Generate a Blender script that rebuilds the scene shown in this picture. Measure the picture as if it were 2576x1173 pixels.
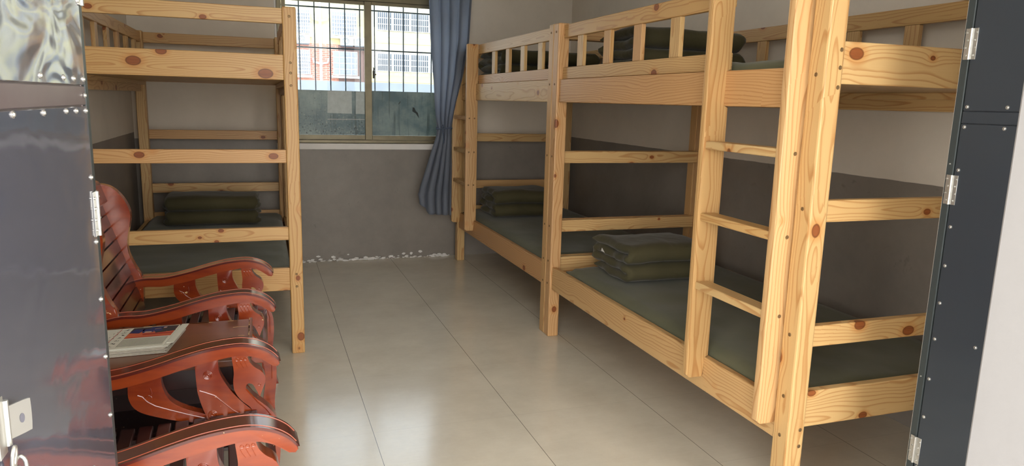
import bpy, bmesh, math, random
from mathutils import Vector, Matrix, noise
R = random.Random(7)
for o in list(bpy.data.objects): bpy.data.objects.remove(o)
SC = bpy.context.scene
COL = SC.collection

# ---------------------------------------------------------------- camera
EYE = 1.32
F_PX = 1792.0
yaw, pitch, roll = 0.338898, 0.182062, 0.0267601
cy, sy, cp, sp = math.cos(yaw), math.sin(yaw), math.cos(pitch), math.sin(pitch)
fw = Vector((sy*cp, cy*cp, -sp)); rt = Vector((cy, -sy, 0)); up = rt.cross(fw)
r2 = math.cos(roll)*rt + math.sin(roll)*up
u2 = -math.sin(roll)*rt + math.cos(roll)*up
cd = bpy.data.cameras.new('camera'); cam = bpy.data.objects.new('camera', cd); COL.objects.link(cam)
cd.sensor_width = 36.0; cd.lens = 36.0*F_PX/2576.0; cd.clip_start = 0.02; cd.clip_end = 300
M = Matrix(((r2.x, u2.x, -fw.x, 0), (r2.y, u2.y, -fw.y, 0), (r2.z, u2.z, -fw.z, EYE), (0, 0, 0, 1)))
cam.matrix_world = M
SC.camera = cam

# ---------------------------------------------------------------- light
SC.view_settings.view_transform = 'Standard'
SC.view_settings.look = 'None'
SC.view_settings.exposure = 0.0
SC.view_settings.gamma = 1.0
SC.view_settings.use_curve_mapping = False
W = bpy.data.worlds.new('sky'); SC.world = W; W.use_nodes = True
nt = W.node_tree; nt.nodes.clear()
wo = nt.nodes.new('ShaderNodeOutputWorld'); bg = nt.nodes.new('ShaderNodeBackground')
tc = nt.nodes.new('ShaderNodeTexCoord'); sx = nt.nodes.new('ShaderNodeSeparateXYZ'); rp = nt.nodes.new('ShaderNodeValToRGB')
nt.links.new(tc.outputs['Generated'], sx.inputs[0]); nt.links.new(sx.outputs['Z'], rp.inputs[0])
rp.color_ramp.elements[0].position = 0.0; rp.color_ramp.elements[0].color = (1.0, 0.94, 0.86, 1)
rp.color_ramp.elements[1].position = 0.8; rp.color_ramp.elements[1].color = (0.80, 0.88, 1.0, 1)
nt.links.new(rp.outputs[0], bg.inputs[0]); nt.links.new(bg.outputs[0], wo.inputs[0])
bg.inputs[1].default_value = 10.0
sd = bpy.data.lights.new('sun', 'SUN'); sun = bpy.data.objects.new('sun', sd); COL.objects.link(sun)
sd.energy = 3.5; sd.angle = math.radians(1.0); sd.color = (1.0, 0.93, 0.82)
sdir = Vector((0.35, 1.0, -0.86)).normalized()       # travels into the room direction, downward
sun.rotation_euler = sdir.to_track_quat('-Z', 'Y').to_euler()
sun.location = (-3, -6, 6)
def portal(name, x0, x1, z0, z1, y, facing):
    l = bpy.data.lights.new(name, 'AREA'); l.shape = 'RECTANGLE'; l.size = x1-x0; l.size_y = z1-z0
    l.cycles.is_portal = True
    o = bpy.data.objects.new(name, l); COL.objects.link(o); o.location = ((x0+x1)/2, y, (z0+z1)/2)
    o.rotation_euler = (math.radians(90 if facing > 0 else -90), 0, 0)
portal('door_portal', -0.27, 1.70, 0.0, 2.3, 1.42, 1)
portal('window_portal', 0.17, 1.55, 1.38, 2.5, 5.99, -1)

# ---------------------------------------------------------------- helpers
def tag(o, label=None, cat=None, group=None, kind=None):
    if label: o['label'] = label
    if cat: o['category'] = cat
    if group: o['group'] = group
    if kind: o['kind'] = kind
    return o
def empty(name, loc, label=None, cat=None, group=None, kind=None):
    o = bpy.data.objects.new(name, None); COL.objects.link(o); o.location = loc; o.empty_display_size = .1
    return tag(o, label, cat, group, kind)
def worldloc(o):
    v = Vector(o.location)
    while o.parent: o = o.parent; v += Vector(o.location)
    return v
def obj(name, bm, m, parent=None, loc=None, smooth=None):
    """link bmesh given in WORLD coordinates; the origin goes to loc (default: bbox centre)"""
    if loc is None:
        mn = Vector((1e9,)*3); mx = Vector((-1e9,)*3)
        for v in bm.verts:
            for i in range(3): mn[i] = min(mn[i], v.co[i]); mx[i] = max(mx[i], v.co[i])
        loc = (mn+mx)/2
    loc = Vector(loc)
    for v in bm.verts: v.co -= loc
    bmesh.ops.recalc_face_normals(bm, faces=bm.faces)
    me = bpy.data.meshes.new(name); 
    if smooth is not None:
        for f in bm.faces: f.smooth = True
    bm.to_mesh(me); bm.free()
    if smooth is not None:
        try: me.set_sharp_from_angle(angle=math.radians(smooth))
        except Exception: pass
    for mm in (m if isinstance(m, (list, tuple)) else [m]): me.materials.append(mm)
    o = bpy.data.objects.new(name, me); COL.objects.link(o)
    if parent:
        o.parent = parent; o.location = loc - worldloc(parent)
    else: o.location = loc
    return o
def add_box(bm, x0, x1, y0, y1, z0, z1, bev=0.0, seg=1):
    if x0 > x1: x0, x1 = x1, x0
    if y0 > y1: y0, y1 = y1, y0
    if z0 > z1: z0, z1 = z1, z0
    r = bmesh.ops.create_cube(bm, size=1.0)
    vs = r['verts']
    for v in vs: v.co = Vector(((x0+x1)/2+v.co.x*(x1-x0), (y0+y1)/2+v.co.y*(y1-y0), (z0+z1)/2+v.co.z*(z1-z0)))
    if bev > 0:
        es = list({e for v in vs for e in v.link_edges})
        bmesh.ops.bevel(bm, geom=es, offset=bev, segments=seg, affect='EDGES', profile=0.5)
def box(name, x0, x1, y0, y1, z0, z1, m, parent=None, bev=0.0, seg=1, loc=None):
    bm = bmesh.new(); add_box(bm, x0, x1, y0, y1, z0, z1, bev, seg)
    return obj(name, bm, m, parent, loc)
def crom(pts, n=6, closed=True):
    """Catmull-Rom resample; a point given with third value 1 stays a sharp corner"""
    out = []; N = len(pts)
    P = [Vector(p[:2]) for p in pts]; S = [len(p) > 2 and p[2] for p in pts]
    for i in range(N if closed else N-1):
        p1, p2 = P[i], P[(i+1) % N]
        p0 = P[i-1] if (closed or i > 0) else p1; p3 = P[(i+2) % N] if (closed or i < N-2) else p2
        if S[i]: p0 = p1
        if S[(i+1) % N]: p3 = p2
        for k in range(n):
            t = k/n
            out.append(0.5*((2*p1)+(-p0+p2)*t+(2*p0-5*p1+4*p2-p3)*t*t+(-p0+3*p1-3*p2+p3)*t**3))
    if not closed: out.append(P[-1])
    return out
def add_prism(bm, pts, a0, a1, axis='y', bev=0.0, seg=2):
    """extrude the 2D outline pts from a0 to a1 along axis. y: pts=(x,z)  x: pts=(y,z)  z: pts=(x,y)"""
    def P(p, a):
        return {'y': (p[0], a, p[1]), 'x': (a, p[0], p[1]), 'z': (p[0], p[1], a)}[axis]
    A = [bm.verts.new(P(p, a0)) for p in pts]; B = [bm.verts.new(P(p, a1)) for p in pts]
    fa = bm.faces.new(A); fb = bm.faces.new(B[::-1]); n = len(pts)
    for i in range(n): bm.faces.new((A[i], B[i], B[(i+1) % n], A[(i+1) % n]))
    if bev > 0:
        es = list(fa.edges)+list(fb.edges)
        bmesh.ops.bevel(bm, geom=es, offset=bev, segments=seg, affect='EDGES', profile=0.5, clamp_overlap=True)
def prism(name, pts, a0, a1, axis, m, parent=None, bev=0.0, smooth=35, seg=2):
    bm = bmesh.new(); add_prism(bm, pts, a0, a1, axis, bev, seg)
    return obj(name, bm, m, parent, smooth=smooth)
def add_tube(bm, path, r, seg=8, closed=False):
    path = [Vector(p) for p in path]; rings = []; n = len(path)
    rr = r if isinstance(r, (list, tuple)) else [r]*n
    prev = None
    for i, p in enumerate(path):
        a = path[i-1] if (i > 0 or closed) else p; b = path[(i+1) % n] if (i < n-1 or closed) else p
        t = (b-a).normalized()
        if prev is None:
            s = t.orthogonal().normalized()
        else:
            s = (prev - t*prev.dot(t)).normalized()
        prev = s; q = t.cross(s)
        rings.append([bm.verts.new(p+rr[i]*(math.cos(2*math.pi*k/seg)*s+math.sin(2*math.pi*k/seg)*q)) for k in range(seg)])
    for i in range(n if closed else n-1):
        A, B = rings[i], rings[(i+1) % n]
        for k in range(seg): bm.faces.new((A[k], A[(k+1) % seg], B[(k+1) % seg], B[k]))
    if not closed:
        bm.faces.new(rings[0][::-1]); bm.faces.new(rings[-1])
def ring_path(c, r, n=16, plane='xz', turns=1.0, r2=None):
    out = []
    m = int(n*turns)
    for k in range(m + (0 if turns == 1.0 else 1)):
        a = 2*math.pi*k/n; rr = r if r2 is None else r+(r2-r)*k/m
        if plane == 'xz': out.append((c[0]+rr*math.cos(a), c[1], c[2]+rr*math.sin(a)))
        elif plane == 'xy': out.append((c[0]+rr*math.cos(a), c[1]+rr*math.sin(a), c[2]))
        else: out.append((c[0], c[1]+rr*math.cos(a), c[2]+rr*math.sin(a)))
    return out

# ---------------------------------------------------------------- materials
def mat(name):
    m = bpy.data.materials.new(name); m.use_nodes = True
    n = m.node_tree; b = n.nodes['Principled BSDF']
    return m, n, b
def lin(c):
    return tuple(((v/255.0)/12.92 if v/255.0 <= .04045 else (((v/255.0)+.055)/1.055)**2.4) for v in c)+(1.0,)
def N(n, t, **kw):
    x = n.nodes.new(t)
    for k, v in kw.items():
        if k.startswith('i_'):
            key = k[2:]; key = int(key) if key.isdigit() else key
            x.inputs[key].default_value = v
        else: setattr(x, k, v)
    return x
def math_(n, op, a, b=None, clamp=False):
    x = n.nodes.new('ShaderNodeMath'); x.operation = op; x.use_clamp = clamp
    for i, v in enumerate((a, b)):
        if v is None: continue
        if hasattr(v, 'links'): n.links.new(v, x.inputs[i])
        else: x.inputs[i].default_value = v
    return x.outputs[0]
def mix(n, fac, a, b, mode='MIX'):
    x = n.nodes.new('ShaderNodeMix'); x.data_type = 'RGBA'; x.blend_type = mode; x.clamp_factor = True
    for s, v in ((x.inputs[0], fac), (x.inputs[6], a), (x.inputs[7], b)):
        if hasattr(v, 'links'): n.links.new(v, s)
        else: s.default_value = v
    return x.outputs[2]
def ramp(n, src, stops):
    x = n.nodes.new('ShaderNodeValToRGB'); n.links.new(src, x.inputs[0])
    e = x.color_ramp.elements
    while len(e) < len(stops): e.new(0.5)
    for el, (p, c) in zip(e, stops):
        el.position = p; el.color = c if len(c) == 4 else (*c, 1)
    return x.outputs[0]
def g(v): return (v, v, v, 1)
def plain(name, c, rough=.5, metal=0.0, bump=0.0, bscale=60, var=0.0, vscale=6, spec=None, coat=0):
    m, n, b = mat(name)
    b.inputs['Roughness'].default_value = rough; b.inputs['Metallic'].default_value = metal
    if spec is not None: b.inputs['Specular IOR Level'].default_value = spec
    if coat: b.inputs['Coat Weight'].default_value = coat; b.inputs['Coat Roughness'].default_value = .08
    col = lin(c)
    t = N(n, 'ShaderNodeTexCoord')
    if var > 0:
        no = N(n, 'ShaderNodeTexNoise', i_Scale=vscale, i_Detail=6.0, i_Roughness=.6); n.links.new(t.outputs['Object'], no.inputs[0])
        lo = tuple(x*(1-var) for x in col[:3])+(1,); hi = tuple(min(1, x*(1+var)) for x in col[:3])+(1,)
        n.links.new(ramp(n, no.outputs[0], [(.3, lo), (.7, hi)]), b.inputs['Base Color'])
    else: b.inputs['Base Color'].default_value = col
    if bump > 0:
        no = N(n, 'ShaderNodeTexNoise', i_Scale=bscale, i_Detail=4.0); n.links.new(t.outputs['Object'], no.inputs[0])
        bp = N(n, 'ShaderNodeBump', i_Strength=bump, i_Distance=.01); n.links.new(no.outputs[0], bp.inputs['Height'])
        n.links.new(bp.outputs[0], b.inputs['Normal'])
    return m
def pine(axis):
    m, n, b = mat('pine_wood_'+axis)
    t = N(n, 'ShaderNodeTexCoord'); oi = N(n, 'ShaderNodeObjectInfo')
    s = N(n, 'ShaderNodeSeparateXYZ'); n.links.new(t.outputs['Object'], s.inputs[0])
    order = {'x': (0, 1, 2), 'y': (1, 0, 2), 'z': (2, 0, 1)}[axis]
    A, B, C = [s.outputs[i] for i in order]
    rnd = oi.outputs['Random']
    # random shift per board
    ra = math_(n, 'MULTIPLY', rnd, 61.0)
    rb = math_(n, 'FRACT', math_(n, 'MULTIPLY', rnd, 137.3)); rc = math_(n, 'FRACT', math_(n, 'MULTIPLY', rnd, 571.7))
    Ao = math_(n, 'ADD', A, ra)
    lo = N(n, 'ShaderNodeCombineXYZ'); n.links.new(math_(n, 'MULTIPLY', Ao, 1.6), lo.inputs[0]); n.links.new(math_(n, 'MULTIPLY', B, 9.0), lo.inputs[1]); n.links.new(math_(n, 'MULTIPLY', C, 9.0), lo.inputs[2])
    nz = N(n, 'ShaderNodeTexNoise', i_Scale=1.0, i_Detail=2.0, i_Roughness=.45); n.links.new(lo.outputs[0], nz.inputs[0])
    wob = math_(n, 'MULTIPLY', math_(n, 'SUBTRACT', nz.outputs[0], .5), .085)
    # knots
    kv = N(n, 'ShaderNodeCombineXYZ'); n.links.new(math_(n, 'MULTIPLY', Ao, 5.2), kv.inputs[0]); n.links.new(math_(n, 'MULTIPLY', math_(n, 'ADD', B, rb), 7.2), kv.inputs[1]); n.links.new(math_(n, 'MULTIPLY', math_(n, 'ADD', C, rc), 7.2), kv.inputs[2])
    vo = N(n, 'ShaderNodeTexVoronoi', i_Scale=1.0, i_Randomness=1.0); n.links.new(kv.outputs[0], vo.inputs['Vector'])
    vs = N(n, 'ShaderNodeSeparateColor'); n.links.new(vo.outputs['Color'], vs.inputs[0])
    rad = math_(n, 'ADD', math_(n, 'MULTIPLY', vs.outputs[0], .085), .035)
    d = math_(n, 'DIVIDE', vo.outputs['Distance'], rad)          # 1 at the knot edge
    for nm in 'abc':                                             # single large knots placed on a board by its own properties
        at = N(n, 'ShaderNodeAttribute'); at.attribute_type = 'OBJECT'; at.attribute_name = 'knot_'+nm
        ar = N(n, 'ShaderNodeAttribute'); ar.attribute_type = 'OBJECT'; ar.attribute_name = 'knot_radius_'+nm
        sb = N(n, 'ShaderNodeVectorMath'); sb.operation = 'SUBTRACT'; n.links.new(t.outputs['Object'], sb.inputs[0]); n.links.new(at.outputs['Vector'], sb.inputs[1])
        sc_ = N(n, 'ShaderNodeVectorMath'); sc_.operation = 'MULTIPLY'; n.links.new(sb.outputs[0], sc_.inputs[0]); sc_.inputs[1].default_value = {'x': (.66, 1, 1), 'y': (1, .66, 1), 'z': (1, 1, .8)}[axis]
        ln = N(n, 'ShaderNodeVectorMath'); ln.operation = 'LENGTH'; n.links.new(sc_.outputs[0], ln.inputs[0])
        dk = math_(n, 'DIVIDE', ln.outputs['Value'], math_(n, 'ADD', math_(n, 'MULTIPLY', ar.outputs['Fac'], .82), .00001))
        d = math_(n, 'MINIMUM', d, math_(n, 'MINIMUM', dk, 1000.0))
    bulge = math_(n, 'DIVIDE', .022, math_(n, 'ADD', math_(n, 'MULTIPLY', math_(n, 'POWER', d, 2.0), .35), 1.0))
    # rings about an axis just outside the board
    bx = math_(n, 'ADD', B, math_(n, 'MULTIPLY', math_(n, 'SUBTRACT', rb, .5), .09))
    cx = math_(n, 'ADD', C, math_(n, 'ADD', math_(n, 'MULTIPLY', math_(n, 'SUBTRACT', rc, .5), .09), .03))
    rr = math_(n, 'SQRT', math_(n, 'ADD', math_(n, 'MULTIPLY', bx, bx), math_(n, 'MULTIPLY', cx, cx)))
    ring = math_(n, 'ADD', math_(n, 'ADD', rr, wob), bulge)
    fr = math_(n, 'FRACT', math_(n, 'MULTIPLY', ring, 92.0))
    late = ramp(n, fr, [(0.0, g(.05)), (.62, g(.12)), (.88, g(1)), (.95, g(.8)), (1.0, g(.05))])
    fv = N(n, 'ShaderNodeCombineXYZ'); n.links.new(math_(n, 'MULTIPLY', Ao, 6.0), fv.inputs[0]); n.links.new(math_(n, 'MULTIPLY', B, 260.0), fv.inputs[1]); n.links.new(math_(n, 'MULTIPLY', C, 260.0), fv.inputs[2])
    fn = N(n, 'ShaderNodeTexNoise', i_Scale=1.0, i_Detail=3.0); n.links.new(fv.outputs[0], fn.inputs[0])
    base = mix(n, rb, lin((212, 182, 130)), lin((203, 165, 108)))
    base = mix(n, math_(n, 'MULTIPLY', math_(n, 'SUBTRACT', rc, .6), 1.2, True), base, lin((206, 150, 108)))
    base = mix(n, math_(n, 'MULTIPLY', fn.outputs[0], .3), base, lin((190, 144, 88)))
    col = mix(n, math_(n, 'MULTIPLY', late, .62), base, lin((164, 108, 54)))
    halo = ramp(n, d, [(0.0, g(1)), (.55, g(.9)), (1.0, g(0))])   # position scaled below
    km = math_(n, 'SUBTRACT', 1.12, d, True)
    km = math_(n, 'MULTIPLY', km, 5.0, True)
    col = mix(n, math_(n, 'MULTIPLY', math_(n, 'SUBTRACT', 2.2, d, True), .55), col, lin((190, 128, 66)))
    col = mix(n, math_(n, 'MULTIPLY', km, .9), col, mix(n, math_(n, 'MULTIPLY', fn.outputs[0], 1.3, True), lin((158, 88, 44)), lin((112, 54, 26))))
    rim = math_(n, 'SUBTRACT', 1.0, math_(n, 'MULTIPLY', math_(n, 'ABSOLUTE', math_(n, 'SUBTRACT', d, 1.0)), 6.0), True)
    col = mix(n, math_(n, 'MULTIPLY', rim, .75), col, lin((92, 48, 22)))
    n.links.new(col, b.inputs['Base Color'])
    b.inputs['Roughness'].default_value = .42; b.inputs['Coat Weight'].default_value = .06; b.inputs['Coat Roughness'].default_value = .3; b.inputs['Specular IOR Level'].default_value = .35
    bp = N(n, 'ShaderNodeBump', i_Strength=.12, i_Distance=.002); n.links.new(late, bp.inputs['Height']); n.links.new(bp.outputs[0], b.inputs['Normal'])
    return m
PINE = {a: pine(a) for a in 'xyz'}
def lacquer(name, c1, c2, chips=.0, rough=.16, scale=9):
    m, n, b = mat(name)
    t = N(n, 'ShaderNodeTexCoord')
    mp = N(n, 'ShaderNodeMapping'); mp.inputs['Scale'].default_value = (.35, 1.5, 1.5); n.links.new(t.outputs['Object'], mp.inputs[0])
    no = N(n, 'ShaderNodeTexNoise', i_Scale=scale, i_Detail=5.0, i_Distortion=.8); n.links.new(mp.outputs[0], no.inputs[0])
    col = ramp(n, no.outputs[0], [(.3, lin(c1)), (.7, lin(c2))])
    if chips >= 0:
        oi = N(n, 'ShaderNodeObjectInfo'); va = N(n, 'ShaderNodeVectorMath'); va.operation = 'ADD'
        cb = N(n, 'ShaderNodeCombineXYZ'); n.links.new(math_(n, 'MULTIPLY', oi.outputs['Random'], 37.0), cb.inputs[0]); n.links.new(t.outputs['Object'], va.inputs[0]); n.links.new(cb.outputs[0], va.inputs[1])
        n2 = N(n, 'ShaderNodeTexNoise', i_Scale=75.0, i_Detail=2.0); n.links.new(va.outputs[0], n2.inputs[0])
        n3 = N(n, 'ShaderNodeTexNoise', i_Scale=7.0, i_Detail=1.0); n.links.new(va.outputs[0], n3.inputs[0])
        k = math_(n, 'MULTIPLY', math_(n, 'SUBTRACT', math_(n, 'ADD', n2.outputs[0], math_(n, 'MULTIPLY', n3.outputs[0], .5)), 1.043-chips), 30.0, True)
        col = mix(n, k, col, lin((226, 190, 140)))
    n.links.new(col, b.inputs['Base Color'])
    b.inputs['Roughness'].default_value = rough+.1; b.inputs['Coat Weight'].default_value = .8; b.inputs['Coat Roughness'].default_value = rough
    return m
LAC_TOP = lacquer('maroon_lacquer', (66, 18, 14), (92, 28, 18), .0)
LAC_SIDE = lacquer('orange_red_lacquer', (110, 34, 14), (152, 64, 22), .0)
LAC_SHADED = lacquer('shaded_maroon_lacquer', (34, 10, 8), (50, 15, 11), rough=.34)  # maroon darkened so the shade under arms and table sits in the colour
LAC_TABLE = lacquer('brown_lacquer', (104, 54, 24), (124, 68, 30), .0, .3)
PALE_WEAR = plain('worn_pale_edge', (205, 168, 120), .5, var=.2, vscale=60)
def wall_mat(name, c, low=None, zsplit=None, offs=0, stain=.05):
    m, n, b = mat(name)
    geo = N(n, 'ShaderNodeNewGeometry'); s = N(n, 'ShaderNodeSeparateXYZ'); n.links.new(geo.outputs['Position'], s.inputs[0])
    no = N(n, 'ShaderNodeTexNoise', i_Scale=2.3, i_Detail=8.0, i_Roughness=.65); n.links.new(geo.outputs['Position'], no.inputs[0])
    def vary(c, v):
        c = lin(c); lo = tuple(x*(1-v) for x in c[:3])+(1,); hi = tuple(min(1, x*(1+v)) for x in c[:3])+(1,)
        return ramp(n, no.outputs[0], [(.35, lo), (.65, hi)])
    col = vary(c, stain)
    if low:
        n2 = N(n, 'ShaderNodeTexNoise', i_Scale=9.0, i_Detail=3.0); n.links.new(geo.outputs['Position'], n2.inputs[0])
        zz = math_(n, 'ADD', s.outputs[2], math_(n, 'MULTIPLY', math_(n, 'SUBTRACT', n2.outputs[0], .5), .006))
        k = math_(n, 'MULTIPLY', math_(n, 'SUBTRACT', zsplit, zz), 700.0, True)
        n4 = N(n, 'ShaderNodeTexNoise', i_Scale=14.0, i_Detail=6.0, i_Distortion=1.5); n.links.new(geo.outputs['Position'], n4.inputs[0])
        lowc = mix(n, math_(n, 'MULTIPLY', math_(n, 'SUBTRACT', n4.outputs[0], .66), 6.0, True), vary(low, .12), lin(tuple(max(0, v-22) for v in low)))
        col = mix(n, k, col, lowc)
        n.links.new(math_(n, 'SUBTRACT', .75, math_(n, 'MULTIPLY', k, .3)), b.inputs['Roughness'])
    else: b.inputs['Roughness'].default_value = .75
    n.links.new(col, b.inputs['Base Color'])
    bp = N(n, 'ShaderNodeBump', i_Strength=.08, i_Distance=.01)
    n5 = N(n, 'ShaderNodeTexNoise', i_Scale=30.0, i_Detail=5.0); n.links.new(geo.outputs['Position'], n5.inputs[0])
    n.links.new(n5.outputs[0], bp.inputs['Height']); n.links.new(bp.outputs[0], b.inputs['Normal'])
    return m
UP = (220, 211, 197); LOW = (132, 125, 117)
WALL_SIDE = wall_mat('side_wall_paint', UP, LOW, 1.032)
WALL_BACK = wall_mat('back_wall_paint', UP, LOW, .985)
WALL_WHITE = wall_mat('white_render', (236, 232, 226), stain=.02)
PILLAR = wall_mat('pale_pillar_render', (130, 129, 129), stain=.02)
WALL_OUT = wall_mat('outer_render', (205, 200, 190), stain=.05)
def tiles():
    m, n, b = mat('floor_tile')
    geo = N(n, 'ShaderNodeNewGeometry'); s = N(n, 'ShaderNodeSeparateXYZ'); n.links.new(geo.outputs['Position'], s.inputs[0])
    T = .603
    def line(v, off, w):
        u = math_(n, 'FRACT', math_(n, 'DIVIDE', math_(n, 'ADD', v, off+60*T), T))
        dd = math_(n, 'MULTIPLY', math_(n, 'ABSOLUTE', math_(n, 'SUBTRACT', u, .5)), T)    # T/2 at the joint
        return math_(n, 'MULTIPLY', math_(n, 'SUBTRACT', dd, T/2-w), 1500.0, True)
    gx = line(s.outputs[0], -.381, .0016)
    gy = line(s.outputs[1], -3.29, .0009)
    # tile id -> small shade variation
    cx = math_(n, 'FLOOR', math_(n, 'DIVIDE', math_(n, 'ADD', s.outputs[0], -.381+60*T), T)); cyy = math_(n, 'FLOOR', math_(n, 'DIVIDE', math_(n, 'ADD', s.outputs[1], -3.29+60*T), T))
    cv = N(n, 'ShaderNodeCombineXYZ'); n.links.new(cx, cv.inputs[0]); n.links.new(cyy, cv.inputs[1])
    wn = N(n, 'ShaderNodeTexWhiteNoise'); n.links.new(cv.outputs[0], wn.inputs[0])
    no = N(n, 'ShaderNodeTexNoise', i_Scale=3.0, i_Detail=9.0, i_Roughness=.7); n.links.new(geo.outputs['Position'], no.inputs[0])
    base = ramp(n, no.outputs[0], [(.3, lin((212, 205, 186))), (.7, lin((230, 224, 205)))])
    base = mix(n, math_(n, 'MULTIPLY', wn.outputs[0], .12), base, lin((204, 196, 182)))
    # fine horizontal streaks of the tile pattern, scuffs
    sv = N(n, 'ShaderNodeMapping'); sv.inputs['Scale'].default_value = (5, 90, 1); n.links.new(geo.outputs['Position'], sv.inputs[0])
    sn = N(n, 'ShaderNodeTexNoise', i_Scale=1.0, i_Detail=4.0); n.links.new(sv.outputs[0], sn.inputs[0])
    base = mix(n, math_(n, 'MULTIPLY', math_(n, 'SUBTRACT', sn.outputs[0], .5), .5, True), base, lin((236, 231, 222)))
    s2 = N(n, 'ShaderNodeTexNoise', i_Scale=13.0, i_Detail=10.0, i_Roughness=.8, i_Distortion=.6); n.links.new(geo.outputs['Position'], s2.inputs[0])
    base = mix(n, math_(n, 'MULTIPLY', math_(n, 'SUBTRACT', s2.outputs[0], .64), 4.0, True), base, lin((240, 236, 228)))
    base = mix(n, math_(n, 'MULTIPLY', gy, .35), base, lin((140, 130, 118)))
    base = mix(n, math_(n, 'MULTIPLY', gx, .85), base, lin((92, 84, 76)))
    n.links.new(base, b.inputs['Base Color'])
    n.links.new(math_(n, 'ADD', math_(n, 'MULTIPLY', no.outputs[0], .18), .09), b.inputs['Roughness'])
    b.inputs['Specular IOR Level'].default_value = .6
    return m
FLOOR = tiles()
def dark_metal(name, crinkle, rough, base=(70, 74, 84), metal=.85):
    m, n, b = mat(name)
    t = N(n, 'ShaderNodeNewGeometry')
    b.inputs['Base Color'].default_value = lin(base); b.inputs['Metallic'].default_value = metal; b.inputs['Roughness'].default_value = rough
    no = N(n, 'ShaderNodeTexNoise', i_Scale=5.0, i_Detail=1.5, i_Distortion=.4)
    mp = N(n, 'ShaderNodeMapping'); mp.inputs['Scale'].default_value = (1, 1.2, 2.4); n.links.new(t.outputs['Position'], mp.inputs[0]); n.links.new(mp.outputs[0], no.inputs[0])
    bp = N(n, 'ShaderNodeBump', i_Strength=crinkle, i_Distance=.05); n.links.new(no.outputs[0], bp.inputs['Height']); n.links.new(bp.outputs[0], b.inputs['Normal'])
    return m
DOOR_LOW = dark_metal('dark_blue_door_sheet', .035, .09, (112, 114, 128), .6)
DOOR_UP = dark_metal('crinkled_door_sheet', .3, .14, (150, 153, 162), .7)
DOOR_FRAME = dark_metal('dark_door_tube', .05, .3, (124, 112, 114), .45)
DOOR_RIGHT = dark_metal('dark_navy_door_sheet', .06, .3, (70, 77, 86), .5)
JAMB = plain('dark_jamb_paint', (62, 70, 72), .4, .3)
STEEL = plain('bright_steel', (196, 196, 192), .32, .8)
SCREW = plain('brass_coloured_screw', (128, 104, 72), .5, .6)
SCREWD = plain('dark_screw_recess', (70, 50, 30), .6)
ALU = plain('grey_olive_aluminium', (120, 112, 88), .4, .35, var=.15, vscale=12)
ALUD = plain('dark_aluminium', (74, 72, 64), .45, .3)
WHITEP = plain('white_plaster', (228, 226, 222), .6, var=.05)
BARM = plain('hazed_iron_bar', (128, 138, 148), .5, .0)  # iron colour lightened to blue-grey to carry the haze at the window
def cloth(name, c1, c2, sc=3.0, weave=1200, bump=.35, fold=7):
    m, n, b = mat(name)
    t = N(n, 'ShaderNodeTexCoord')
    no = N(n, 'ShaderNodeTexNoise', i_Scale=sc, i_Detail=5.0); n.links.new(t.outputs['Object'], no.inputs[0])
    n.links.new(ramp(n, no.outputs[0], [(.3, lin(c1)), (.7, lin(c2))]), b.inputs['Base Color'])
    b.inputs['Roughness'].default_value = .85; b.inputs['Specular IOR Level'].default_value = .25
    b.inputs['Sheen Weight'].default_value = .15; b.inputs['Sheen Roughness'].default_value = .4
    n2 = N(n, 'ShaderNodeTexNoise', i_Scale=fold, i_Detail=3.0, i_Distortion=.6); n.links.new(t.outputs['Object'], n2.inputs[0])
    bp = N(n, 'ShaderNodeBump', i_Strength=bump, i_Distance=.03); n.links.new(n2.outputs[0], bp.inputs['Height'])
    n.links.new(bp.outputs[0], b.inputs['Normal'])
    return m
MATT = cloth('olive_grey_sheet', (90, 91, 70), (102, 102, 80), bump=.15, fold=4)
QUILT = cloth('olive_quilt', (66, 63, 43), (80, 75, 52), bump=.3)
CURT = cloth('slate_blue_curtain', (160, 168, 182), (170, 178, 192), bump=.1)
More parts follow.
